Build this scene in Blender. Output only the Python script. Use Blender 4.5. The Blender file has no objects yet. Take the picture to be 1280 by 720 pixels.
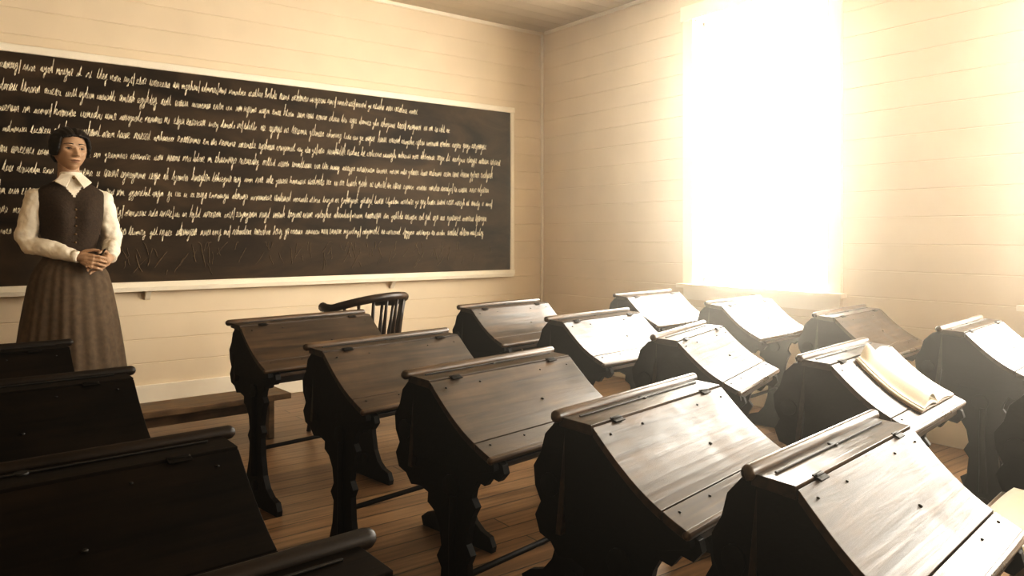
import bpy, bmesh, math, random
from mathutils import Vector, Matrix, Euler
random.seed(7)
S=bpy.context.scene
COL=S.collection
# ------------------------------------------------------------------ materials
def new_mat(name):
    m=bpy.data.materials.new(name); m.use_nodes=True
    nt=m.node_tree; b=nt.nodes['Principled BSDF']
    return m,nt,b
def plain(name,col,rough=.6,metal=0,noise=0.0,nscale=20,bump=0.0,spec=.5):
    m,nt,b=new_mat(name)
    b.inputs['Roughness'].default_value=rough; b.inputs['Metallic'].default_value=metal
    b.inputs['Specular IOR Level'].default_value=spec
    b.inputs['Base Color'].default_value=(*col,1)
    if noise>0 or bump>0:
        tc=nt.nodes.new('ShaderNodeTexCoord'); n=nt.nodes.new('ShaderNodeTexNoise')
        n.inputs['Scale'].default_value=nscale; n.inputs['Detail'].default_value=6
        nt.links.new(tc.outputs['Object'],n.inputs['Vector'])
        if noise>0:
            r=nt.nodes.new('ShaderNodeValToRGB')
            r.color_ramp.elements[0].position=.3; r.color_ramp.elements[1].position=.7
            r.color_ramp.elements[0].color=(*[c*(1-noise) for c in col],1)
            r.color_ramp.elements[1].color=(*[min(1,c*(1+noise)) for c in col],1)
            nt.links.new(n.outputs['Fac'],r.inputs['Fac']); nt.links.new(r.outputs['Color'],b.inputs['Base Color'])
        if bump>0:
            bp=nt.nodes.new('ShaderNodeBump'); bp.inputs['Strength'].default_value=bump; bp.inputs['Distance'].default_value=.01
            nt.links.new(n.outputs['Fac'],bp.inputs['Height']); nt.links.new(bp.outputs['Normal'],b.inputs['Normal'])
    return m
def wood(name,c0,c1,rough=(.25,.5),stretch=(2,30,30),rand=True,bump=.25,spec=.5):
    m,nt,b=new_mat(name)
    tc=nt.nodes.new('ShaderNodeTexCoord'); mp=nt.nodes.new('ShaderNodeMapping'); mp.inputs['Scale'].default_value=stretch
    nt.links.new(tc.outputs['Object'],mp.inputs['Vector'])
    if rand:
        oi=nt.nodes.new('ShaderNodeObjectInfo'); cx=nt.nodes.new('ShaderNodeCombineXYZ')
        mu=nt.nodes.new('ShaderNodeMath'); mu.operation='MULTIPLY'; mu.inputs[1].default_value=40
        nt.links.new(oi.outputs['Random'],mu.inputs[0]); nt.links.new(mu.outputs[0],cx.inputs[0]); nt.links.new(mu.outputs[0],cx.inputs[1])
        nt.links.new(cx.outputs[0],mp.inputs['Location'])
    n=nt.nodes.new('ShaderNodeTexNoise'); n.inputs['Scale'].default_value=1.5; n.inputs['Detail'].default_value=8; n.inputs['Distortion'].default_value=.6
    nt.links.new(mp.outputs[0],n.inputs['Vector'])
    r=nt.nodes.new('ShaderNodeValToRGB'); r.color_ramp.elements[0].position=.3; r.color_ramp.elements[1].position=.72
    r.color_ramp.elements[0].color=(*c0,1); r.color_ramp.elements[1].color=(*c1,1)
    nt.links.new(n.outputs['Fac'],r.inputs['Fac'])
    n2=nt.nodes.new('ShaderNodeTexNoise'); n2.inputs['Scale'].default_value=9; n2.inputs['Detail'].default_value=5
    nt.links.new(tc.outputs['Object'],n2.inputs['Vector'])
    mr=nt.nodes.new('ShaderNodeMapRange'); mr.inputs['From Min'].default_value=.3; mr.inputs['From Max'].default_value=.7
    mr.inputs['To Min'].default_value=.4; mr.inputs['To Max'].default_value=1.5
    nt.links.new(n2.outputs['Fac'],mr.inputs['Value'])
    mx=nt.nodes.new('ShaderNodeMix'); mx.data_type='RGBA'; mx.blend_type='MULTIPLY'; mx.inputs[0].default_value=1
    nt.links.new(r.outputs['Color'],mx.inputs[6]); nt.links.new(mr.outputs[0],mx.inputs[7])
    nt.links.new(mx.outputs[2],b.inputs['Base Color'])
    rr=nt.nodes.new('ShaderNodeMapRange'); rr.inputs['To Min'].default_value=rough[0]; rr.inputs['To Max'].default_value=rough[1]
    rr.inputs['From Min'].default_value=.3; rr.inputs['From Max'].default_value=.7
    nt.links.new(n2.outputs['Fac'],rr.inputs['Value']); nt.links.new(rr.outputs[0],b.inputs['Roughness'])
    bp=nt.nodes.new('ShaderNodeBump'); bp.inputs['Strength'].default_value=bump; bp.inputs['Distance'].default_value=.004
    nt.links.new(n.outputs['Fac'],bp.inputs['Height']); nt.links.new(bp.outputs['Normal'],b.inputs['Normal'])
    b.inputs['Specular IOR Level'].default_value=spec
    return m
def floor_mat():
    m,nt,b=new_mat('floor_planks')
    tc=nt.nodes.new('ShaderNodeTexCoord')
    br=nt.nodes.new('ShaderNodeTexBrick'); br.offset=.37
    br.inputs['Scale'].default_value=1; br.inputs['Brick Width'].default_value=2.6; br.inputs['Row Height'].default_value=.10
    br.inputs['Mortar Size'].default_value=.0035; br.inputs['Mortar Smooth'].default_value=.3
    br.inputs['Color1'].default_value=(.19,.112,.057,1); br.inputs['Color2'].default_value=(.28,.175,.093,1); br.inputs['Mortar'].default_value=(.015,.008,.004,1)
    nt.links.new(tc.outputs['Object'],br.inputs['Vector'])
    mp=nt.nodes.new('ShaderNodeMapping'); mp.inputs['Scale'].default_value=(1.2,22,1)
    nt.links.new(tc.outputs['Object'],mp.inputs['Vector'])
    n=nt.nodes.new('ShaderNodeTexNoise'); n.inputs['Scale'].default_value=2; n.inputs['Detail'].default_value=8
    nt.links.new(mp.outputs[0],n.inputs['Vector'])
    mr=nt.nodes.new('ShaderNodeMapRange'); mr.inputs['From Min'].default_value=.3; mr.inputs['From Max'].default_value=.7; mr.inputs['To Min'].default_value=.5; mr.inputs['To Max'].default_value=1.25
    nt.links.new(n.outputs['Fac'],mr.inputs['Value'])
    mx=nt.nodes.new('ShaderNodeMix'); mx.data_type='RGBA'; mx.blend_type='MULTIPLY'; mx.inputs[0].default_value=1
    nt.links.new(br.outputs['Color'],mx.inputs[6]); nt.links.new(mr.outputs[0],mx.inputs[7])
    nt.links.new(mx.outputs[2],b.inputs['Base Color'])
    b.inputs['Roughness'].default_value=.36
    bp=nt.nodes.new('ShaderNodeBump'); bp.inputs['Strength'].default_value=.4; bp.inputs['Distance'].default_value=.004
    iv=nt.nodes.new('ShaderNodeMath'); iv.operation='SUBTRACT'; iv.inputs[0].default_value=1
    nt.links.new(br.outputs['Fac'],iv.inputs[1]); nt.links.new(iv.outputs[0],bp.inputs['Height']); nt.links.new(bp.outputs['Normal'],b.inputs['Normal'])
    return m
def slate_mat():
    m,nt,b=new_mat('slate_smudged')
    tc=nt.nodes.new('ShaderNodeTexCoord'); mp=nt.nodes.new('ShaderNodeMapping'); mp.inputs['Scale'].default_value=(1.2,1,3.0)
    nt.links.new(tc.outputs['Object'],mp.inputs['Vector'])
    n=nt.nodes.new('ShaderNodeTexNoise'); n.inputs['Scale'].default_value=1.3; n.inputs['Detail'].default_value=9; n.inputs['Roughness'].default_value=.65; n.inputs['Distortion'].default_value=1.2
    nt.links.new(mp.outputs[0],n.inputs['Vector'])
    r=nt.nodes.new('ShaderNodeValToRGB'); e=r.color_ramp.elements
    e[0].position=.36; e[0].color=(.016,.0095,.0045,1); e[1].position=.70; e[1].color=(.105,.068,.037,1)
    nt.links.new(n.outputs['Fac'],r.inputs['Fac']); nt.links.new(r.outputs['Color'],b.inputs['Base Color'])
    b.inputs['Roughness'].default_value=.62; b.inputs['Specular IOR Level'].default_value=.25
    return m
def glow_mat(name,col,st):
    m=bpy.data.materials.new(name); m.use_nodes=True; nt=m.node_tree; nt.nodes.clear()
    o=nt.nodes.new('ShaderNodeOutputMaterial'); e=nt.nodes.new('ShaderNodeEmission')
    e.inputs[0].default_value=(*col,1); e.inputs[1].default_value=st; nt.links.new(e.outputs[0],o.inputs[0]); return m
M={}
M['wall']=plain('painted_boards',(.77,.65,.485),.65,noise=.05,nscale=3,bump=.05)
M['ceil']=plain('ceiling_paint',(.54,.455,.34),.7,noise=.08,nscale=2)
M['trim']=plain('trim_paint',(.88,.80,.66),.5,noise=.04,nscale=6)
M['floor']=floor_mat()
M['slate']=slate_mat()
M['sky']=glow_mat('bright_overcast_sky',(1,.94,.83),25)
M['chalk']=plain('chalk',(.72,.63,.49),.9,noise=.45,nscale=60)
M['chalk_faint']=plain('chalk_faint',(.15,.11,.07),.95,noise=.5,nscale=40)
M['lid']=wood('desk_wood_worn',(.014,.0075,.0033),(.075,.043,.020),(.26,.5))
M['edge']=wood('desk_edge_wood',(.04,.022,.011),(.13,.080,.042),(.25,.45))
M['iron']=plain('cast_iron',(.004,.0024,.0015),.5,metal=.0,bump=.1,nscale=60,spec=.18)
M['hole']=plain('inkwell_dark',(.004,.003,.002),.5)
M['lid_shaded']=wood('desk_wood_shaded',(.003,.0018,.001),(.012,.0068,.0032),(.5,.7),spec=.12)  # left row's shade and vignette put into a darker wood colour
M['edge_shaded']=wood('desk_edge_shaded',(.008,.0045,.002),(.02,.011,.005),(.4,.6),spec=.25)  # same shade carried into the edge wood colour
M['chair']=wood('chair_wood',(.010,.005,.002),(.04,.021,.009),(.3,.5))
M['bench']=wood('bench_wood',(.12,.075,.04),(.25,.17,.10),(.35,.55))
M['paper']=plain('paper_aged',(.92,.87,.77),.7,noise=.04,nscale=14)
M['leather']=plain('book_cover',(.18,.10,.045),.6,noise=.3)
M['skin']=plain('skin',(.46,.30,.19),.5,noise=.05,nscale=30)
M['lips']=plain('lips',(.28,.15,.10),.45)
M['hair']=plain('hair_dark',(.013,.008,.004),.5,noise=.5,nscale=60,bump=.3)
M['eye']=plain('eye_white',(.50,.42,.33),.3)
M['iris']=plain('iris_dark',(.02,.01,.005),.2)
M['blouse']=plain('white_blouse',(.84,.76,.63),.8,noise=.06,nscale=18,bump=.3)
M['vest']=plain('vest_wool',(.050,.032,.019),.85,noise=.45,nscale=90,bump=.2)
M['skirt']=plain('skirt_wool',(.115,.082,.053),.9,noise=.3,nscale=40,bump=.2)
M['shoe']=plain('shoe_leather',(.01,.006,.003),.4)
M['brass']=plain('brass',(.20,.13,.06),.35,metal=.5)
# ------------------------------------------------------------------ mesh builder
class MB:
    def __init__(s): s.bm=bmesh.new(); s.mats=[]
    def mi(s,m):
        if m not in s.mats: s.mats.append(m)
        return s.mats.index(m)
    def poly(s,vs,faces,mat,smooth=False):
        k=s.mi(mat); bv=[s.bm.verts.new(v) for v in vs]
        for f in faces:
            try:
                fc=s.bm.faces.new([bv[i] for i in f]); fc.material_index=k; fc.smooth=smooth
            except ValueError: pass
        return bv
    def box(s,c,sz,mat,rot=None):
        hx,hy,hz=[a/2 for a in sz]
        vs=[Vector((x,y,z)) for x in(-hx,hx) for y in(-hy,hy) for z in(-hz,hz)]
        if rot: 
            R=Euler(rot).to_matrix(); vs=[R@v for v in vs]
        vs=[v+Vector(c) for v in vs]
        s.poly(vs,[(0,1,3,2),(4,6,7,5),(0,4,5,1),(2,3,7,6),(0,2,6,4),(1,5,7,3)],mat)
    def prism(s,pts,x0,x1,mat):   # pts (y,z)
        n=len(pts)
        vs=[(x0,p[0],p[1]) for p in pts]+[(x1,p[0],p[1]) for p in pts]
        fs=[tuple(range(n-1,-1,-1)),tuple(range(n,2*n))]+[(i,(i+1)%n,n+(i+1)%n,n+i) for i in range(n)]
        s.poly(vs,fs,mat)
    def tube(s,pts,rad,mat,seg=10,cap=True,smooth=True,flat=1.0):
        pts=[Vector(p) for p in pts]; n=len(pts)
        if not hasattr(rad,'__len__'): rad=[rad]*n
        vs=[]; up=None
        for i,p in enumerate(pts):
            t=(pts[min(i+1,n-1)]-pts[max(i-1,0)]).normalized()
            if up is None:
                a=Vector((0,0,1)) if abs(t.z)<.9 else Vector((0,1,0))
                up=(a-t*a.dot(t)).normalized()
            else: up=(up-t*up.dot(t)).normalized()
            sd=t.cross(up)
            for k in range(seg):
                an=2*math.pi*k/seg
                vs.append(p+(up*math.cos(an)*flat+sd*math.sin(an))*rad[i])
        fs=[(i*seg+k,i*seg+(k+1)%seg,(i+1)*seg+(k+1)%seg,(i+1)*seg+k) for i in range(n-1) for k in range(seg)]
        if cap: fs+= [tuple(range(seg-1,-1,-1)),tuple((n-1)*seg+k for k in range(seg))]
        s.poly(vs,fs,mat,smooth)
    def capsule(s,pts,rad,mat,seg=12):
        pts=[Vector(p) for p in pts]; n=len(pts)
        if not hasattr(rad,'__len__'): rad=[rad]*n
        P=[];R=[]
        t=(pts[1]-pts[0]).normalized()
        for a in (80,55,25): P.append(pts[0]-t*rad[0]*math.sin(math.radians(a))); R.append(rad[0]*math.cos(math.radians(a)))
        P+=pts;R+=list(rad)
        t=(pts[-1]-pts[-2]).normalized()
        for a in (25,55,80): P.append(pts[-1]+t*rad[-1]*math.sin(math.radians(a))); R.append(rad[-1]*math.cos(math.radians(a)))
        s.tube(P,R,mat,seg)
    def ball(s,c,r,mat,seg=16,rings=10,rot=None):
        if not hasattr(r,'__len__'): r=(r,r,r)
        R=Euler(rot).to_matrix() if rot else Matrix.Identity(3)
        vs=[];c=Vector(c)
        for i in range(1,rings):
            ph=math.pi*i/rings
            for k in range(seg):
                th=2*math.pi*k/seg
                vs.append(c+R@Vector((r[0]*math.sin(ph)*math.cos(th),r[1]*math.sin(ph)*math.sin(th),r[2]*math.cos(ph))))
        a=len(vs); vs.append(c+R@Vector((0,0,r[2]))); vs.append(c-R@Vector((0,0,r[2])))
        fs=[(i*seg+k,(i+1)*seg+k,(i+1)*seg+(k+1)%seg,i*seg+(k+1)%seg) for i in range(rings-2) for k in range(seg)]
        fs+=[(a,k,(k+1)%seg) for k in range(seg)]+[(a+1,(rings-2)*seg+(k+1)%seg,(rings-2)*seg+k) for k in range(seg)]
        s.poly(vs,fs,mat,True)
    def loft(s,rings,mat,closed=True,capb=True,capt=True,smooth=True):
        n=len(rings[0]); vs=[v for r in rings for v in r]
        fs=[(i*n+k,i*n+(k+1)%n,(i+1)*n+(k+1)%n,(i+1)*n+k) for i in range(len(rings)-1) for k in range(n if closed else n-1)]
        if capb: fs.append(tuple(range(n-1,-1,-1)))
        if capt: fs.append(tuple((len(rings)-1)*n+k for k in range(n)))
        return s.poly(vs,fs,mat,smooth)
    def mesh(s,name,bevel=0,remesh=0,subsurf=0,smooth_it=0):
        bmesh.ops.recalc_face_normals(s.bm,faces=s.bm.faces[:])
        me=bpy.data.meshes.new(name); s.bm.to_mesh(me); s.bm.free()
        for m in s.mats: me.materials.append(m)
        if bevel or remesh or subsurf or smooth_it:
            o=bpy.data.objects.new('tmp_'+name,me); COL.objects.link(o)
            if remesh:
                r=o.modifiers.new('r','REMESH'); r.mode='VOXEL'; r.voxel_size=remesh; r.use_smooth_shade=True
            if smooth_it:
                r=o.modifiers.new('s','SMOOTH'); r.iterations=smooth_it; r.factor=.5
            if bevel:
                b=o.modifiers.new('b','BEVEL'); b.width=bevel; b.segments=2; b.limit_method='ANGLE'; b.angle_limit=math.radians(40)
            dg=bpy.context.evaluated_depsgraph_get()
            m2=bpy.data.meshes.new_from_object(o.evaluated_get(dg)); m2.name=name
            bpy.data.objects.remove(o)
            if not m2.materials:
                for m in s.mats: m2.materials.append(m)
            me=m2
        return me
    def obj(s,name,parent=None,loc=(0,0,0),rot=(0,0,0),**k):
        o=bpy.data.objects.new(name,s.mesh(name,**k)); COL.objects.link(o)
        o.location=loc; o.rotation_euler=rot
        if parent: o.parent=parent
        return o
def empty(name,loc=(0,0,0),rot=(0,0,0)):
    o=bpy.data.objects.new(name,None); COL.objects.link(o); o.location=loc; o.rotation_euler=rot; o.empty_display_size=.1
    return o
# ------------------------------------------------------------------ room
W=4.97; XR=4.05; H=2.79; XL=-2.6; YB=-2.6; T=.16
WZ0,WZ1=.735,2.525
WINS=[(2.36,3.34),(.36,1.29),(-1.92,-.94)]
PL=.145
def planked_wall(name,length,holes,place):
    mb=MB()
    segs=[]
    cuts=sorted(set([0,length]+[a for h in holes for a in h[:2]]))
    for i in range(len(cuts)-1):
        a,b=cuts[i],cuts[i+1]; mid=(a+b)/2
        hz=[(h[2],h[3]) for h in holes if h[0]<mid<h[1]]
        zr=[(0,H)] if not hz else [(0,hz[0][0]),(hz[0][1],H)]
        for z0,z1 in zr: segs.append((a,b,z0,z1))
    for a,b,z0,z1 in segs:
        vs=[place(u,v,d) for u in(a,b) for v in(z0,z1) for d in(-T,-.0035)]
        mb.poly(vs,[(0,1,3,2),(4,6,7,5),(0,4,5,1),(2,3,7,6),(0,2,6,4),(1,5,7,3)],M['wall'])
        k=0
        while k*PL<H:
            p0,p1=max(z0,k*PL),min(z1,(k+1)*PL); k+=1
            if p1-p0<.004: continue
            g=.0013; c=.0026
            prof=[(p0+g,-.0045),(p0+g,-c),(p0+g+c,0),(p1-g-c,0),(p1-g,-c),(p1-g,-.0045)]
            vs=[place(a,v,d) for v,d in prof]+[place(b,v,d) for v,d in prof]
            n=6
            mb.poly(vs,[tuple(range(n)),tuple(range(2*n-1,n-1,-1))]+[(i,i+1,n+i+1,n+i) for i in range(n-1)],M['wall'])
    return mb.obj(name)
planked_wall('wall_front',XR-XL,[],lambda u,v,d:Vector((XL+u,W-d,v)))
planked_wall('wall_right',W-YB,[(a-YB,b-YB,WZ0,WZ1) for a,b in WINS],lambda u,v,d:Vector((XR-d,YB+u,v)))
planked_wall('wall_left',W-YB,[],lambda u,v,d:Vector((XL+d,YB+u,v)))
planked_wall('wall_back',XR-XL,[],lambda u,v,d:Vector((XL+u,YB+d,v)))
mb=MB(); mb.box(((XL+XR)/2,(YB+W)/2,-.05),(XR-XL+2*T,W-YB+2*T,.1),M['floor']); mb.obj('floor')
mb=MB(); mb.box(((XL+XR)/2,(YB+W)/2,H+.06),(XR-XL+2*T,W-YB+2*T,.1),M['ceil'])
y=YB
while y<W:
    mb.box(((XL+XR)/2,y+.07,H+.004),(XR-XL,.136,.014),M['ceil']); y+=.14
mb.obj('ceiling')
for nm,c,sz in [('baseboard_front',((XL+XR)/2,W-.011,.08),(XR-XL,.022,.16)),('baseboard_right',(XR-.011,(YB+W)/2-.02,.08),(.022,W-YB-.04,.16)),
                ('baseboard_left',(XL+.011,(YB+W)/2-.02,.08),(.022,W-YB-.04,.16))]:
    mb=MB(); mb.box(c,sz,M['trim']); mb.obj(nm,bevel=.004)
mb=MB(); mb.box(((XL+XR)/2,W-.009,H-.015),(XR-XL,.018,.028),M['trim']); mb.obj('trim_1',bevel=.004)
mb=MB(); mb.box((XR-.009,(YB+W)/2-.02,H-.015),(.018,W-YB-.05,.028),M['trim']); mb.obj('trim_2',bevel=.004)
mb=MB(); mb.box((XR-.011,W-.011,H/2),(.02,.02,H-.06),M['trim']); mb.obj('trim_3',bevel=.004)
for i,(a,b) in enumerate(WINS):
    mb=MB(); cw=.085; t=.022; x=XR-t/2
    mb.box((x,a-cw/2+.005,(WZ0+WZ1)/2),(t,cw,WZ1-WZ0+.01),M['trim'])
    mb.box((x,b+cw/2-.005,(WZ0+WZ1)/2),(t,cw,WZ1-WZ0+.01),M['trim'])
    mb.box((x-.004,(a+b)/2,WZ1+.05),(t+.008,b-a+2*cw+.02,.10),M['trim'])
    mb.box((XR-.02,(a+b)/2,WZ0-.012),(.09,b-a+2*cw+.04,.026),M['trim'])
    mb.box((x,(a+b)/2,WZ0-.065),(t,b-a+2*cw-.02,.08),M['trim'])
    for yy in (a+.006,b-.006): mb.box((XR+T/2,yy,(WZ0+WZ1)/2),(T,.014,WZ1-WZ0),M['trim'])
    for zz in (WZ0+.006,WZ1-.006): mb.box((XR+T/2,(a+b)/2,zz),(T,b-a,.014),M['trim'])
    for yy in (a+.022,b-.022): mb.box((XR+.09,yy,(WZ0+WZ1)/2),(.03,.022,WZ1-WZ0-.02),M['trim'])
    for zz in (WZ0+.025,WZ1-.025): mb.box((XR+.09,(a+b)/2,zz),(.03,b-a-.03,.028),M['trim'])
    mb.box((XR+.105,(a+b)/2,(WZ0+WZ1)/2),(.004,b-a-.02,WZ1-WZ0-.02),M['sky'])
    mb.obj('window_%d'%(i+1))
# ------------------------------------------------------------------ blackboard
bb=empty('blackboard',(0,W,0))
BX0,BX1,BZ0,BZ1=-.75,3.69,.785,2.07
mb=MB(); mb.box(((BX0+BX1)/2,-.014,(BZ0+BZ1)/2),(BX1-BX0,.018,BZ1-BZ0),M['slate']); mb.obj('slate_panel',bb)
mb=MB()
fw=.045
mb.box(((BX0+BX1)/2,-.018,BZ1+fw/2),(BX1-BX0+2*fw,.034,fw),M['trim'])
mb.box(((BX0+BX1)/2,-.018,BZ0-fw/2),(BX1-BX0+2*fw,.034,fw),M['trim'])
mb.box((BX0-fw/2,-.018,(BZ0+BZ1)/2),(fw,.034,BZ1-BZ0),M['trim'])
mb.box((BX1+fw/2*.8,-.018,(BZ0+BZ1)/2),(fw*.8,.034,BZ1-BZ0),M['trim'])
mb.obj('board_frame',bb,bevel=.005)
mb=MB(); mb.prism([(0,BZ0-.055),(-.07,BZ0-.055),(-.075,BZ0-.03),(-.065,BZ0-.03),(-.06,BZ0-.042),(0,BZ0-.042)],BX0,BX1,M['trim']); mb.obj('chalk_tray',bb)
mb=MB(); mb.prism([(0,BZ0-.053),(-.055,BZ0-.053),(-.01,BZ0-.11),(0,BZ0-.11)],2.60,2.63,M['trim'])
mb.prism([(0,BZ0-.053),(-.055,BZ0-.053),(-.01,BZ0-.11),(0,BZ0-.11)],.95,.98,M['trim']); mb.obj('tray_bracket',bb)
G={'u':[(0,.0),(.25,.95),(.2,.25),(.4,.02),(.7,.5),(.75,.95),(.72,.25),(.95,.0)],
 'n':[(0,0),(.2,.9),(.22,.05),(.5,.9),(.7,.8),(.7,.1),(.95,0)],
 'm':[(0,0),(.15,.9),(.17,.05),(.4,.9),(.5,.05),(.75,.9),(.85,.1),(1.1,0)],
 'e':[(0,0),(.5,.55),(.45,.95),(.2,.8),(.15,.3),(.4,0),(.8,.1)],
 'a':[(0,.1),(.55,.9),(.2,.8),(.1,.2),(.4,0),(.6,.85),(.6,.1),(.85,0)],
 'l':[(0,0),(.4,1.3),(.4,2.1),(.22,1.9),(.22,.4),(.4,0),(.7,.15)],
 't':[(0,.1),(.35,1.7),(.3,.3),(.5,0),(.7,.1)],
 'h':[(0,0),(.35,1.9),(.2,2.0),(.2,.05),(.45,.9),(.65,.7),(.65,.1),(.9,0)],
 'g':[(0,.1),(.5,.9),(.15,.7),(.2,.1),(.55,.8),(.5,-.9),(.2,-1.0),(.3,-.3),(.85,.1)],
 'y':[(0,.9),(.2,.2),(.5,.9),(.5,-.8),(.2,-1.1),(.25,-.4),(.8,.1)],
 's':[(0,0),(.35,.95),(.55,.3),(.3,0),(.15,.1),(.7,.1)],
 'i':[(0,0),(.2,.9),(.2,.15),(.45,0)],
 'r':[(0,0),(.15,.95),(.5,.85),(.4,.1),(.7,0)],
 'd':[(0,.1),(.5,.9),(.15,.7),(.2,.05),(.55,.8),(.65,2.0),(.55,.1),(.85,0)]}
KEYS='uuunnmmmeeeaatthgyssiiirrrd'
def catmull(p,n=3):
    out=[]
    for i in range(len(p)-1):
        a,b,c,d=p[max(i-1,0)],p[i],p[i+1],p[min(i+2,len(p)-1)]
        for k in range(n):
            t=k/n
            out.append(tuple(.5*((2*b[j])+(-a[j]+c[j])*t+(2*a[j]-5*b[j]+4*c[j]-d[j])*t*t+(-a[j]+3*b[j]-3*c[j]+d[j])*t**3) for j in (0,1)))
    out.append(p[-1]); return out
def curve_obj(name,strokes,mat,bev,parent):
    cu=bpy.data.curves.new(name,'CURVE'); cu.dimensions='3D'; cu.bevel_depth=bev; cu.bevel_resolution=1; cu.resolution_u=1
    for st in strokes:
        sp=cu.splines.new('POLY'); sp.points.add(len(st)-1)
        for i,(x,z) in enumerate(st):
            sp.points[i].co=(x,-.0245,z,1); sp.points[i].radius=.5+.9*random.random()
    cu.materials.append(mat)
    o=bpy.data.objects.new(name,cu); COL.objects.link(o); o.parent=parent
    return o
strokes=[];big=[]
lines=[(.0,2.75),(.05,3.1),(-.3,3.45),(.1,3.5),(-.3,3.48),(-.2,3.4),(.0,3.5),(-.1,3.45),(.1,3.4)]
z=1.975
for li,(xs,xe) in enumerate(lines):
    x=xs+random.uniform(0,.06); hgt=.030
    zb=z-li*.113; ph=random.uniform(0,6)
    while x<xe:
        pts=[]; hw_=hgt*random.uniform(.85,1.2)
        for k in range(random.choice([2,3,4,5,6,7,8])):
            g=G[random.choice(KEYS)]; sc=hw_*random.uniform(.8,1.2); w=hgt*.62
            zz=zb+.005*math.sin(x*3+ph)+random.uniform(-.003,.003)
            for (gx,gz) in g:
                pts.append((x+gx*w+gz*sc*.15+random.uniform(-.002,.002), zz+gz*sc+random.uniform(-.003,.003)))
            x+=g[-1][0]*w
        strokes.append(catmull(pts))
        if random.random()<.06:
            bx=x+.005; big.append([(bx-.002,zb-.02),(bx+.003,zb+.02),(bx+.008,zb+.058)])
        x+=hgt*random.uniform(.35,.8)
curve_obj('chalk_writing',strokes,M['chalk'],.0025,bb)
curve_obj('chalk_tall_letters',big,M['chalk'],.0038,bb)
faint=[]
for k in range(90):
    x0=random.uniform(.6,3.5); z0=random.uniform(.82,.98); l=random.uniform(.03,.12); a=random.uniform(.9,2.0)
    faint.append([(x0+math.cos(a)*l*t/4+random.uniform(-.004,.004),min(1.02,max(BZ0+.015,z0+math.sin(a)*l*t/4))) for t in range(5)])
curve_obj('chalk_smudges',faint,M['chalk_faint'],.0026,bb)
mb=MB()
for cx in (2.55,1.3): mb.tube([(cx,-.05,BZ0-.036),(cx+.07,-.045,BZ0-.036)],.006,M['chalk'])
mb.obj('chalk_sticks',bb)
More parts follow.
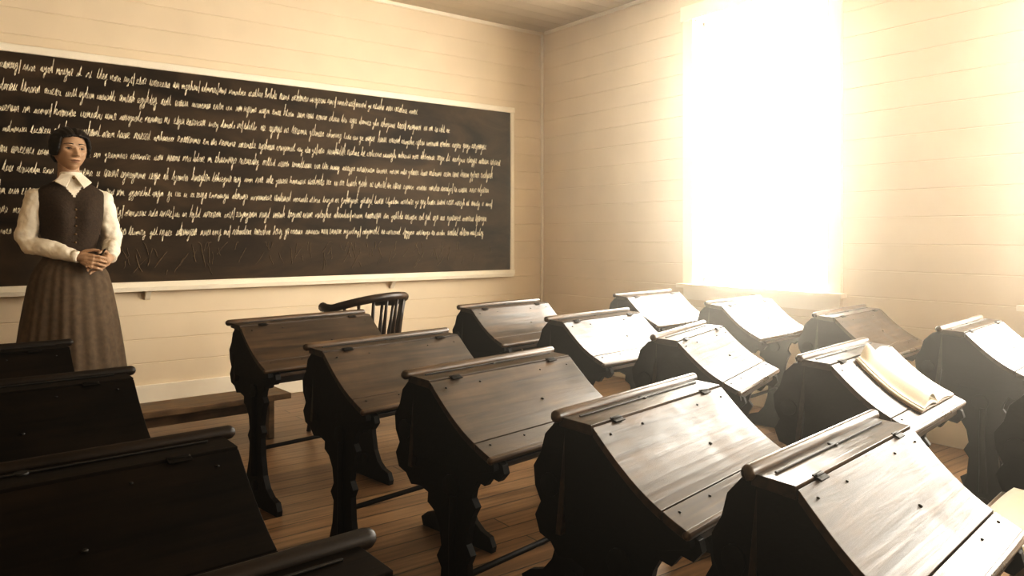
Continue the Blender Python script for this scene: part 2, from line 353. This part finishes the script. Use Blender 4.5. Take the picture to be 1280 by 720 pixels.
# ------------------------------------------------------------------ desk
RZ=.71
LY0,LZ0,LY1,LZ1,SAG=-.050,.702,-.255,.560,.018
HW=.278
def lid_profile(n=12):
    return [(LY0+(LY1-LY0)*i/n, LZ0+(LZ1-LZ0)*i/n - SAG*math.sin(math.pi*i/n)) for i in range(n+1)]
def build_desk(name,lid,edge):
    mb=MB(); hw=HW
    mb.prism([(.034,RZ-.018),(.034,RZ),(-.046,RZ-.004),(-.046,RZ-.024)],-hw,hw,lid)
    mb.capsule([(-hw-.006,.036,RZ+.001),(hw+.012,.036,RZ+.001)],.0125,edge,seg=12)
    mb.box((0,.004,RZ+.0005),(2*hw-.06,.004,.003),M['hole'])
    up=lid_profile(12); th=.018
    def strip(a,b,x0,x1,m,lift=0,cut=0):
        seg=list(up[a:b+1])
        if cut:
            (y0,z0),(y1,z1)=seg[0],seg[1]; f=cut/abs(y1-y0); seg[0]=(y0+(y1-y0)*f,z0+(z1-z0)*f)
        pts=[(y,z_+lift) for y,z_ in seg]+[(y,z_-th) for y,z_ in reversed(seg)]
        mb.prism(pts,x0,x1,m)
    strip(0,9,-hw,hw,lid); strip(9,12,-hw,hw,lid,cut=.003)
    mb.capsule([(-hw+.004,up[-1][0],up[-1][1]-.009),(hw-.004,up[-1][0],up[-1][1]-.009)],.0092,edge,seg=8)
    for x in (-.19,.19):
        mb.box((x,-.05,RZ-.006),(.034,.018,.003),M['iron'],rot=(.35,0,0))
        mb.capsule([(x-.013,-.048,RZ-.004),(x+.013,-.048,RZ-.004)],.0028,M['iron'],seg=8)
    mb.tube([(.0,.008,RZ-.004),(0,.008,RZ+.0015)],.010,M['hole'],seg=16)
    for x in (-.24,-.12,.12,.24):
        for i in (1,10):
            y,z_=up[i]; mb.ball((x,y,z_+.0002),(.0035,.0035,.002),M['hole'],8,6)
    y,z_=up[5]; mb.ball((.05,y,z_),(.005,.005,.003),M['hole'],10,6)
    for sx in (-1,1):
        mb.prism([(.03,RZ-.02),(-.046,RZ-.026)]+[(y,z_-.019) for y,z_ in up[1:]]+[(-.258,.525),(-.2,.508),(-.06,.500),(.03,.505)],min(sx*(hw-.03),sx*(hw-.012)),max(sx*(hw-.03),sx*(hw-.012)),M['iron'])
    mb.prism([(.03,.505),(.03,.517),(-.25,.535),(-.25,.523)],-hw+.03,hw-.03,lid)
    mb.prism([(.02,RZ-.022),(.034,RZ-.022),(.06,.47),(.046,.47)],-hw+.02,hw-.02,lid)
    side=[(.040,.700),(-.048,.680),(-.10,.640),(-.16,.590),(-.22,.550),(-.262,.535),(-.268,.515),(-.250,.495),(-.225,.50),(-.205,.475),(-.18,.48),
      (-.165,.455),(-.160,.435),(-.175,.415),(-.160,.39),(-.150,.36),(-.142,.32),(-.158,.295),(-.145,.27),(-.150,.20),(-.165,.13),(-.19,.085),(-.225,.06),
      (-.265,.05),(-.28,.02),(-.275,0),(.085,0),(.095,.03),(.06,.055),(.01,.07),(-.025,.11),(-.045,.17),(-.052,.24),(-.035,.265),(-.052,.295),(-.045,.34),
      (-.025,.375),(.0,.39),(-.002,.415),(.03,.425),(.065,.42),(.085,.445),(.115,.455),(.128,.49),(.112,.52),(.128,.55),(.132,.59),(.112,.62),(.10,.66),(.07,.69)]
    for sx in (-1,1):
        x=sx*(hw-.045)
        mb.prism(side,x-.010,x+.010,M['iron'])
        cen=[(-.10,.43),(-.095,.33),(-.098,.22),(-.10,.12)]
        mb.tube([(x+sx*.012,y,z_) for y,z_ in cen],[.012,.010,.012,.016],M['iron'],seg=8)
        for (y,z_,r) in [(.085,.56,.024),(-.09,.45,.028),(.02,.60,.03),(-.10,.08,.022)]:
            mb.tube([(x-.016,y,z_),(x+.016,y,z_)],r,M['iron'],seg=14)
    mb.tube([(-hw+.05,-.10,.22),(hw-.05,-.10,.22)],.008,M['iron'])
    for i in range(5):
        a=i/4; y=.088+.030*math.sin(math.pi*a*.8+.2); z_=.445+.185*a
        mb.box((0,y+.002,z_),(2*hw-.12,.014,.038),lid,rot=(-.25+.5*a,0,0))
    return mb.mesh(name,bevel=.0022)
desk_mesh=build_desk('school_desk_mesh',M['lid'],M['edge'])
desk_shaded=build_desk('school_desk_shaded_mesh',M['lid_shaded'],M['edge_shaded'])  # left row copy, shade painted into its woods
d=.35
def place_desk(X,Y,sx=1,deg=8,shaded=False,tr=False,sy=1):
    rot=math.radians(deg)
    off=Vector((math.cos(rot),math.sin(rot),0))*(HW+.01)*sx
    p=Vector((X*d,Y*d,0))+(-off if tr else off)
    o=bpy.data.objects.new('school_desk',desk_shaded if shaded else desk_mesh); COL.objects.link(o)
    o.location=p; o.rotation_euler=(0,0,rot); o.scale=(sx,sy,1)
    return o
for X,Y,s_,g_,sy in [(2.58,8.75,1.1,8,1),(2.58,6.4,1,9,1),(2.64,4.68,.98,10,1),(2.70,3.08,.93,11,.95),(2.70,1.85,.87,8,.85)]: place_desk(X,Y,s_,g_,sy=sy)
for X,Y,s_,g_ in [(5.72,8.75,1,9),(5.74,6.85,1,9),(5.56,4.97,.9,20),(5.54,3.38,.9,9),(5.66,1.75,.9,8)]: place_desk(X,Y,s_,g_)
for X,Y in [(8.95,8.95),(8.95,7.05),(8.76,5.2),(8.5,3.6)]: place_desk(X,Y)
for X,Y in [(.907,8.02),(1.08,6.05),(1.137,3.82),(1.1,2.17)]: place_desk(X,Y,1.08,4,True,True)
# ------------------------------------------------------------------ captain's chair
mb=MB(); c=M['chair']; sh=.43
n=28; ring=[]
for k in range(n):
    t=2*math.pi*k/n; r=(abs(math.cos(t))**4+abs(math.sin(t))**4)**(-.25)
    ring.append((.2*r*math.cos(t),.19*r*math.sin(t)))
mb.loft([[Vector((x*s_,y*s_,z_)) for x,y in ring] for s_,z_ in ((.93,sh-.035),(1,sh-.02),(1,sh-.006),(.95,sh))],c)
for sx in(-1,1):
    for sy in(-1,1):
        a=Vector((sx*.15,sy*.14,sh-.02)); b=Vector((sx*.20,sy*.19,0))
        P=[a.lerp(b,t) for t in(0,.12,.2,.3,.5,.62,.68,.76,1)]
        mb.tube(P,[.016,.020,.014,.021,.022,.014,.021,.017,.012],c,seg=12)
    mb.tube([(sx*.183,-.17,.16),(sx*.183,0,.16),(sx*.183,.17,.16)],[.009,.014,.009],c)
mb.tube([(-.183,0,.16),(0,0,.16),(.183,0,.16)],[.009,.014,.009],c)
arc=[]
for k in range(25):
    t=math.radians(-30+240*k/24); arc.append(Vector((.235*math.cos(t),.03+.21*math.sin(t),.680+.06*max(0,math.sin(t)))))
mb.tube(arc,[.026]+[.021]*23+[.026],c,seg=10,flat=1.0)
for k in range(1,24,2):
    a=arc[k]; b=Vector((a.x*.8,max(-.15,a.y*.78),sh-.01)); top=a
    mb.tube([b,b.lerp(top,.35),b.lerp(top,.6),top],[.009,.013,.009,.008],c,seg=8)
mb.obj('captains_chair',loc=(1.82,3.82,0),rot=(0,0,math.radians(200)))
# ------------------------------------------------------------------ low bench near front
mb=MB(); b_=M['bench']
mb.box((0,0,.215),(1.0,.24,.03),b_)
for sx in(-1,1):
    mb.box((sx*.40,0,.10),(.03,.2,.20),b_); 
mb.box((0,0,.16),(.78,.025,.06),b_)
mb.obj('low_bench',loc=(.95,3.98,0),rot=(0,0,math.radians(3)),bevel=.004)
# ------------------------------------------------------------------ book & papers
mb=MB()
def sheet(mb,fn,mat,th=.0012,nx=14,ny=6):
    top=[[Vector(fn(i/nx,j/ny)) for j in range(ny+1)] for i in range(nx+1)]
    vs=[v for r in top for v in r]+[v-Vector((0,0,th)) for r in top for v in r]
    m=ny+1; N=(nx+1)*m; fs=[]
    for i in range(nx):
        for j in range(ny):
            a=i*m+j; fs.append((a,a+1,a+m+1,a+m)); fs.append((N+a,N+a+m,N+a+m+1,N+a+1))
    for i in range(nx):
        fs.append((i*m,(i+1)*m,N+(i+1)*m,N+i*m)); a=i*m+ny; fs.append((a,N+a,N+a+m,a+m))
    for j in range(ny):
        fs.append((j,N+j,N+j+1,j+1)); a=nx*m+j; fs.append((a,a+1,N+a+1,N+a))
    mb.poly(vs,fs,mat,True)
def lid_z(y):
    t=(y-LY0)/(LY1-LY0)
    if t<=0: return RZ
    t=min(1,t); return LZ0+(LZ1-LZ0)*t-SAG*math.sin(math.pi*t)
def page(x0,x1,arch,lift,mat,th,y0=-.06,y1=-.235):
    sheet(mb,lambda u,v:(x0+(x1-x0)*u, y0+(y1-y0)*v, lid_z(y0+(y1-y0)*v)+lift+arch*math.sin(math.pi*min(1,u*1.15+.02))*(1-u*.3)),mat,th)
page(.0,.180,.002,.005,M['leather'],.003); page(.0,-.150,.002,.005,M['leather'],.003)
page(.0,.172,.008,.010,M['paper'],.005); page(.0,-.143,.010,.011,M['paper'],.006)
page(.0,-.128,.034,.013,M['paper'],.001); page(.0,.165,.012,.012,M['paper'],.001)
RA=math.radians(9); off=Vector((math.cos(RA),math.sin(RA),0))*.31
mb.obj('open_book',loc=Vector((5.54*d,3.38*d,.002))+off,rot=(0,0,RA))
mb=MB(); mb.box((0,0,.48),(.40,.34,.025),M['bench'])
for sx in(-1,1):
    for sy in(-1,1): mb.tube([(sx*.15,sy*.12,.475),(sx*.18,sy*.15,0)],[.016,.013],M['bench'])
mb.tube([(-.17,-.14,.16),(.17,-.14,.16)],.009,M['bench']); mb.tube([(-.17,.14,.16),(.17,.14,.16)],.009,M['bench'])
mb.obj('wooden_stool',loc=(1.70,.49,0),rot=(0,0,math.radians(8)),bevel=.003)
mb=MB()
sheet(mb,lambda u,v:(-.19+.38*u,-.16+.32*v,.0030+.004*math.sin(5*u+3*v)**2),M['paper'],.0012,nx=16,ny=12)
sheet(mb,lambda u,v:(-.18+.35*u+.02*v,-.155+.31*v,.0095+.006*math.sin(3*u-2*v+1)**2),M['paper'],.0012,nx=16,ny=12)
mb.obj('paper_sheets',loc=(1.70,.49,.4925),rot=(0,0,math.radians(5)))
# ------------------------------------------------------------------ teacher
tch=empty('teacher_woman',(.510,4.50,0),(0,0,math.radians(4)))
def ring_sq(z,rx,ry,cx=0,cy=0,n=64,e=2.3,front=0,fn=None):
    out=[]
    for k in range(n):
        t=2*math.pi*k/n; c_,s_=math.cos(t),math.sin(t)
        r=(abs(c_)**e+abs(s_)**e)**(-1/e)
        m_=fn(t) if fn else 1
        y=ry*r*s_*m_+cy
        if s_<0 and front: y-=front*(abs(s_)**1.2)*math.exp(-((abs(c_)-.42)/.33)**2)
        out.append(Vector((rx*r*c_*m_+cx,y,z)))
    return out
prof=[(.935,.118,.096,0),(.965,.112,.092,0),(1.0,.116,.096,.004),(1.05,.128,.103,.010),(1.10,.140,.110,.018),(1.15,.149,.113,.026),(1.19,.154,.112,.024),
 (1.23,.160,.106,.014),(1.265,.162,.098,.006),(1.29,.152,.090,0),(1.312,.126,.081,0),(1.332,.094,.071,0),(1.350,.068,.061,0),(1.362,.056,.055,0)]
rings=[]
for (z0,a0,b0,f0),(z1,a1,b1,f1) in zip(prof[:-1],prof[1:]):
    for k in range(5):
        t=k/5; zz=z0+(z1-z0)*t
        rings.append(ring_sq(zz,a0+(a1-a0)*t,b0+(b1-b0)*t,0,.006+.006*max(0,min(1,(zz-1.15)/.08)),front=f0+(f1-f0)*t,n=160))
mb=MB(); mb.loft(rings,M['vest'])
wi=mb.mi(M['blouse'])
for f in mb.bm.faces:
    c_=f.calc_center_median()
    if c_.z>1.338 or (c_.y<-.03 and c_.z>1.255+abs(c_.x)*1.5 ): f.material_index=wi
mb.obj('vest',tch)
mb=MB()
for k in range(6):
    z=.985+k*.042
    yy=-.104-{0:0,1:.006,2:.010,3:.014,4:.014,5:.010}[k]*.9
    mb.ball((.002,yy+.004,z),(.006,.005,.006),M['brass'],10,8)
mb.obj('vest_buttons',tch)
mb=MB()
mb.loft([[v+Vector((0,-.004 if v.y<0 else 0,0)) for v in ring_sq(z,a,b,0,.008)] for z,a,b in ((1.340,.066,.062),(1.362,.056,.055),(1.388,.052,.052),(1.391,.047,.047),(1.362,.049,.049))],M['blouse'],capb=False,capt=False)
for sx in(-1,1):
    P=[(sx*.003,-.064,1.374),(sx*.050,-.040,1.380),(sx*.084,-.074,1.338),(sx*.040,-.108,1.306)]
    mb.poly(P+[(p[0]*.97,p[1]+.008,p[2]-.005) for p in P],[(0,1,2,3),(7,6,5,4),(0,4,5,1),(1,5,6,2),(2,6,7,3),(3,7,4,0)],M['blouse'])
mb.ball((0,-.074,1.358),(.008,.006,.008),M['brass'],12,8)
mb.obj('collar',tch,bevel=.002)
def pleat(z):
    k=max(0,min(1,(.95-z)/.5)); 
    return lambda t:1+ (.006+.013*k)*math.cos(24*t+1.6*math.sin(3*t))+(.004+.016*k)*math.cos(11*t+2*math.sin(2*t))+.02*k*math.cos(5*t+1)
sk=[(.975,.114,.096),(.955,.120,.100),(.93,.135,.115),(.90,.156,.133),(.86,.176,.153),(.80,.192,.172),(.70,.210,.192),(.6,.226,.210),(.45,.246,.232),(.3,.264,.250),(.15,.280,.266),(.03,.292,.278),(.025,.28,.27)]
mb=MB(); mb.loft([ring_sq(z,a,b,0,.01,n=260,e=2.05,fn=pleat(z)) for z,a,b in sk],M['skirt'],capb=True,capt=True)
mb.obj('skirt',tch)
mb=MB(); mb.loft([ring_sq(z,a,b,0,.006,n=64) for z,a,b in ((.95,.121,.104),(.985,.117,.100))],M['vest'],capb=False,capt=False); mb.obj('waistband',tch)
mb=MB()
for sx in(-1,1): mb.capsule([(sx*.07,.0,.034),(sx*.075,-.1,.034),(sx*.078,-.18,.028)],[.034,.034,.026],M['shoe'])
mb.obj('shoes',tch)
SHL=Vector((-.150,.012,1.262)); ELL=Vector((-.196,.02,1.03)); WRL=Vector((-.010,-.150,.958))
SHR=Vector((.150,.012,1.262)); ELR=Vector((.198,.02,1.04)); WRR=Vector((.155,-.145,.955))
def sleeve(mb,sh_,el,wr):
    P=[sh_+Vector((-.04 if sh_.x>0 else .04,0,.020)),sh_,sh_.lerp(el,.3),sh_.lerp(el,.65),el+Vector((0,0,.02)),el.lerp(wr,.08)+Vector((0,0,-.012)),el.lerp(wr,.4),el.lerp(wr,.75),wr]
    mb.capsule(P,[.032,.050,.054,.052,.050,.048,.046,.041,.029],M['blouse'],seg=20)
mb=MB(); sleeve(mb,SHL,ELL,WRL); sleeve(mb,SHR,ELR,WRR); o=mb.obj('blouse_sleeves',tch,remesh=.006,smooth_it=4)
tx=bpy.data.textures.new('folds','CLOUDS'); tx.noise_scale=.05
dm=o.modifiers.new('folds','DISPLACE'); dm.texture=tx; dm.strength=.018; dm.mid_level=.5
mb=MB()
for wr,el in((WRL,ELL),(WRR,ELR)):
    dr=(wr-el).normalized(); mb.tube([wr-dr*.012,wr-dr*.01,wr+dr*.022,wr+dr*.024],[.026,.031,.030,.025],M['blouse'],seg=20)
mb.obj('cuffs',tch)
def finger(mb,pts,r=.0085):
    n=len(pts); mb.capsule(pts,[r*(1-.28*i/(n-1)) for i in range(n)],M['skin'],seg=10)
mb=MB()
w=WRL+Vector((.015,-.012,-.004))
mb.capsule([w-Vector((.03,-.02,0)),w,w+Vector((.03,-.016,-.006))],[.022,.023,.027],M['skin'])
for j in range(4):
    z0=.966-.019*j
    a=Vector((.015+.002*j,-.178,.952-.004*j+(.012-.008*j))); k0=Vector((.062-.003*j,-.205,z0-.006))
    mb.capsule([a,k0],[.014,.0115],M['skin'],seg=10)
    L=[1.0,1.1,1.02,.82][j]
    finger(mb,[k0,k0+Vector((.030*L,-.010,-.006)),k0+Vector((.052*L,-.002,-.013)),k0+Vector((.062*L,.018,-.018))])
finger(mb,[Vector((.008,-.168,.968)),Vector((.035,-.178,.985)),Vector((.065,-.190,.990)),Vector((.088,-.198,.986))],.0105)
mb.obj('hand_right',tch,remesh=.0026,smooth_it=2)
mb=MB()
w=WRR+Vector((-.008,-.018,-.006))
mb.capsule([w+Vector((.006,.03,.006)),w,w+Vector((-.022,-.014,-.010))],[.022,.023,.026],M['skin'])
for j in range(4):
    z0=.955-.018*j
    a=Vector((.135,-.168,.945-.008*j)); k0=Vector((.100,-.180,z0-.006))
    mb.capsule([a,k0],[.014,.0115],M['skin'],seg=10)
    L=[1.0,1.1,1.02,.85][j]
    finger(mb,[k0,k0+Vector((-.032*L,.004,-.010)),k0+Vector((-.055*L,-.006,-.020)),k0+Vector((-.062*L,-.022,-.026))])
finger(mb,[Vector((.140,-.168,.962)),Vector((.122,-.190,.982)),Vector((.105,-.208,.984)),Vector((.086,-.216,.976))],.0105)
mb.obj('hand_left',tch,remesh=.0026,smooth_it=2)
mb=MB(); mb.capsule([(.088,-.205,.955),(.112,-.222,.992)],.0045,M['shoe']); mb.obj('pencil',tch)
HD=empty('head',(-.004,-.002,1.503),(math.radians(2),0,math.radians(9))); HD.parent=tch; HD.scale=(1.08,1.06,1.04)
RX,RY,RZh=.069,.088,.104
def head_pt(th,ph,k=1.0):
    sx,sy,sz=math.sin(ph)*math.cos(th),math.sin(ph)*math.sin(th),math.cos(ph)
    x,y,z=RX*sx,RY*sy,RZh*sz
    if z<0:
        q=-z/RZh; x*=1-.26*q**1.6; 
        if y>0: y*=1-.55*q**1.2
        else: y*=1-.04*q
    if z>0 and y>0: y*=1.06
    if sz<-.2 and sy<0: y-=.006*min(1,(-sz-.2)/.5)*abs(sy)
    if sy<0:
        X=x/RX; Z=z/RZh; f=min(1,-sy*1.5)
        y+=.010*math.exp(-(X/.5)**2)*math.exp(-((Z-.1)/.5)**2)
        t=max(0,min(1,(.18-Z)/.42)); dn=1 if Z>-.27 else max(0,1-(-.27-Z)/.09)
        y-=.024*(t**1.3)*dn*math.exp(-(X/(.09+.10*t))**2)*f
        y-=.004*math.exp(-((abs(X)-.18)/.07)**2)*math.exp(-((Z+.26)/.06)**2)
        y+=.012*math.exp(-((abs(X)-.42)/.20)**2)*math.exp(-((Z-.06)/.11)**2)*f
        y-=.005*math.exp(-((abs(X)-.40)/.28)**2)*math.exp(-((Z-.23)/.07)**2)*f
        y-=.004*math.exp(-((abs(X)-.55)/.2)**2)*math.exp(-((Z+.18)/.16)**2)
        y-=.0045*math.exp(-(X/.26)**2)*math.exp(-((Z+.46)/.04)**2)
        y-=.0050*math.exp(-(X/.22)**2)*math.exp(-((Z+.570)/.045)**2)
        y+=.0045*math.exp(-(X/.30)**2)*math.exp(-((Z+.515)/.016)**2)
        y+=.003*math.exp(-(X/.35)**2)*math.exp(-((Z+.69)/.05)**2)
        y-=.006*math.exp(-(X/.35)**2)*math.exp(-((Z+.86)/.12)**2)
    return Vector((x,y,z))
def surf_y(x,z):
    ph=math.acos(max(-.999,min(.999,z/RZh))); best=None
    for i in range(181):
        th=-math.pi*i/180; p=head_pt(th,ph); e=abs(p.x-x)
        if best is None or e<best[0]: best=(e,p.y)
    return best[1]
mb=MB(); ns,nr=200,180; rings=[]
for i in range(1,nr):
    ph=math.pi*i/nr; rings.append([head_pt(2*math.pi*k/ns,ph) for k in range(ns)])
mb.loft(rings,M['skin'])
li=mb.mi(M['lips'])
for f in mb.bm.faces:
    c_=f.calc_center_median(); X,Z=c_.x/RX,c_.z/RZh
    if c_.y<-.05 and abs(X)<.29:
        e=1-(X/.29)**2
        if -.515-.085*e**.7<Z<-.515+.065*e**.6*(1-.25*math.exp(-(X/.06)**2)): f.material_index=li
mb.loft([ring_sq(z,a,b,0,cy,n=40) for z,a,b,cy in ((-.165,.054,.054,.012),(-.13,.047,.047,.012),(-.09,.044,.046,.014),(-.05,.046,.05,.014))],M['skin'])
for sx in(-1,1): mb.ball((sx*.071,.008,-.006),(.007,.017,.028),M['skin'],14,10,rot=(.15,0,sx*.35))
mb.obj('face',HD)
mb=MB(); mb2=MB()
for sx in(-1,1):
    ex=sx*.0285; ez=.006; ys=surf_y(ex,ez)
    R_=.0125; cy=ys+R_-.0026
    mb.ball((ex,cy,ez),(R_,R_,R_*.98),M['eye'],24,16)
    mb.ball((ex+.0012,cy-R_+.0012,ez),(.0062,.0024,.0062),M['iris'],16,10)
    for up_,h0 in ((1,.0056),(-1,-.0046)):
        P=[];Q=[]
        for k in range(9):
            t=k/8-.5; x=ex+t*.027; z=ez+h0*(1-(2*t)**2)
            dd=R_**2-(x-ex)**2-(z-ez)**2
            y=cy-math.sqrt(max(0,dd)) if dd>0 else ys
            y=min(y,surf_y(x,z)+.0004)
            P.append((x,y-.0005,z)); Q.append((x,y+.0006,z+up_*.0026))
        mb2.tube(P,[.0006]+[.0014 if up_>0 else .0007]*7+[.0006],M['hair'] if up_>0 else M['lips'],seg=6)
        mb2.tube(Q,[.0012]+[.0028]*7+[.0012],M['skin'],seg=8)
    P=[];Rr=[]
    for k in range(8):
        t=k/7; x=sx*(.012+.036*t); z=.0240+.0065*math.sin(math.pi*(.2+.65*t))
        P.append((x,surf_y(x,z)-.0002,z)); Rr.append(.0032*(1-.6*t))
    mb2.tube(P,Rr,M['hair'],seg=8)
    ny=surf_y(sx*.0075,-.0285); mb2.ball((sx*.0075,ny+.0006,-.0300),(.0026,.002,.0014),M['lips'],8,6)
mb.obj('eyes',HD); mb2.obj('brows_and_lashes',HD)
mb=MB(); ns,nr=144,72
vg=[]
for i in range(0,nr+1):
    ph=math.pi*max(.002,min(.998,i/nr)); row=[]
    for k in range(ns):
        th=2*math.pi*k/ns; p=head_pt(th,ph)
        sx_,sy_,sz_=math.sin(ph)*math.cos(th),math.sin(ph)*math.sin(th),math.cos(ph)
        if sy_<0: p=Vector((p.x,RY*sy_*.97,p.z))
        part=math.exp(-(sx_/.10)**2)*(1 if sy_<.4 else .3)
        vol=.010+.016*abs(sx_)**1.2*max(0,sz_+.55)+.002*max(0,sz_)-.008*part*max(0,sz_)
        vol+=.0012*math.cos(34*math.atan2(sz_+.3,abs(sx_)+.15)+4*sy_)
        row.append(p+Vector((sx_,sy_,sz_)).normalized()*vol)
    vg.append(row)
verts=[v for r in vg for v in r]; faces=[]
for i in range(nr):
    for k in range(ns):
        th=2*math.pi*(k+.5)/ns; ph=math.pi*(i+.5)/nr
        sx_,sy_,sz_=math.sin(ph)*math.cos(th),math.sin(ph)*math.sin(th),math.cos(ph)
        if sy_<-.05:
            hl=.66-.25*abs(sx_)-.9*max(0,abs(sx_)-.68)*3.2
            if sz_<hl: continue
        if sz_<-.55: continue
        if sz_<-.25 and sy_<.25: continue
        faces.append((i*ns+k,i*ns+(k+1)%ns,(i+1)*ns+(k+1)%ns,(i+1)*ns+k))
mb.poly(verts,faces,M['hair'],True)
loose=[v for v in mb.bm.verts if not v.link_faces]; bmesh.ops.delete(mb.bm,geom=loose,context='VERTS')
ho=mb.obj('hair',HD); sm=ho.modifiers.new('sol','SOLIDIFY'); sm.thickness=.012; sm.offset=-1
mb=MB(); mb.ball((0,.105,-.02),(.05,.038,.042),M['hair'],24,16)
for k in range(3): 
    mb.tube([( (.035-.008*k)*math.cos(a*.5),.13+.005*k-.012*abs(math.sin(a*.5)),-.02+(.032-.008*k)*math.sin(a*.5)) for a in range(13)],.007,M['hair'],seg=8)
mb.obj('hair_bun',HD)
# ------------------------------------------------------------------ world haze, added to imitate bloom around the window
wd=bpy.data.worlds.new('world'); S.world=wd; wd.use_nodes=True; nt=wd.node_tree
bg=nt.nodes['Background']; bg.inputs[0].default_value=(1,.96,.89,1); bg.inputs[1].default_value=3.0
vs_=nt.nodes.new('ShaderNodeVolumeScatter')
vs_.inputs['Color'].default_value=(1,.94,.83,1); vs_.inputs['Density'].default_value=.036; vs_.inputs['Anisotropy'].default_value=.84
nt.links.new(vs_.outputs[0],nt.nodes['World Output'].inputs['Volume'])
# ------------------------------------------------------------------ camera
cam=bpy.data.cameras.new('camera'); co=bpy.data.objects.new('camera',cam); COL.objects.link(co)
co.location=(0,0,1.06); co.rotation_euler=(math.radians(90),0,-math.atan2(.6,.8))
cam.lens=940/1280*36; cam.shift_y=-65/1280; cam.clip_start=.02
S.camera=co
S.view_settings.view_transform='Standard'
try: S.view_settings.look='High Contrast'
except Exception as e: print(e)
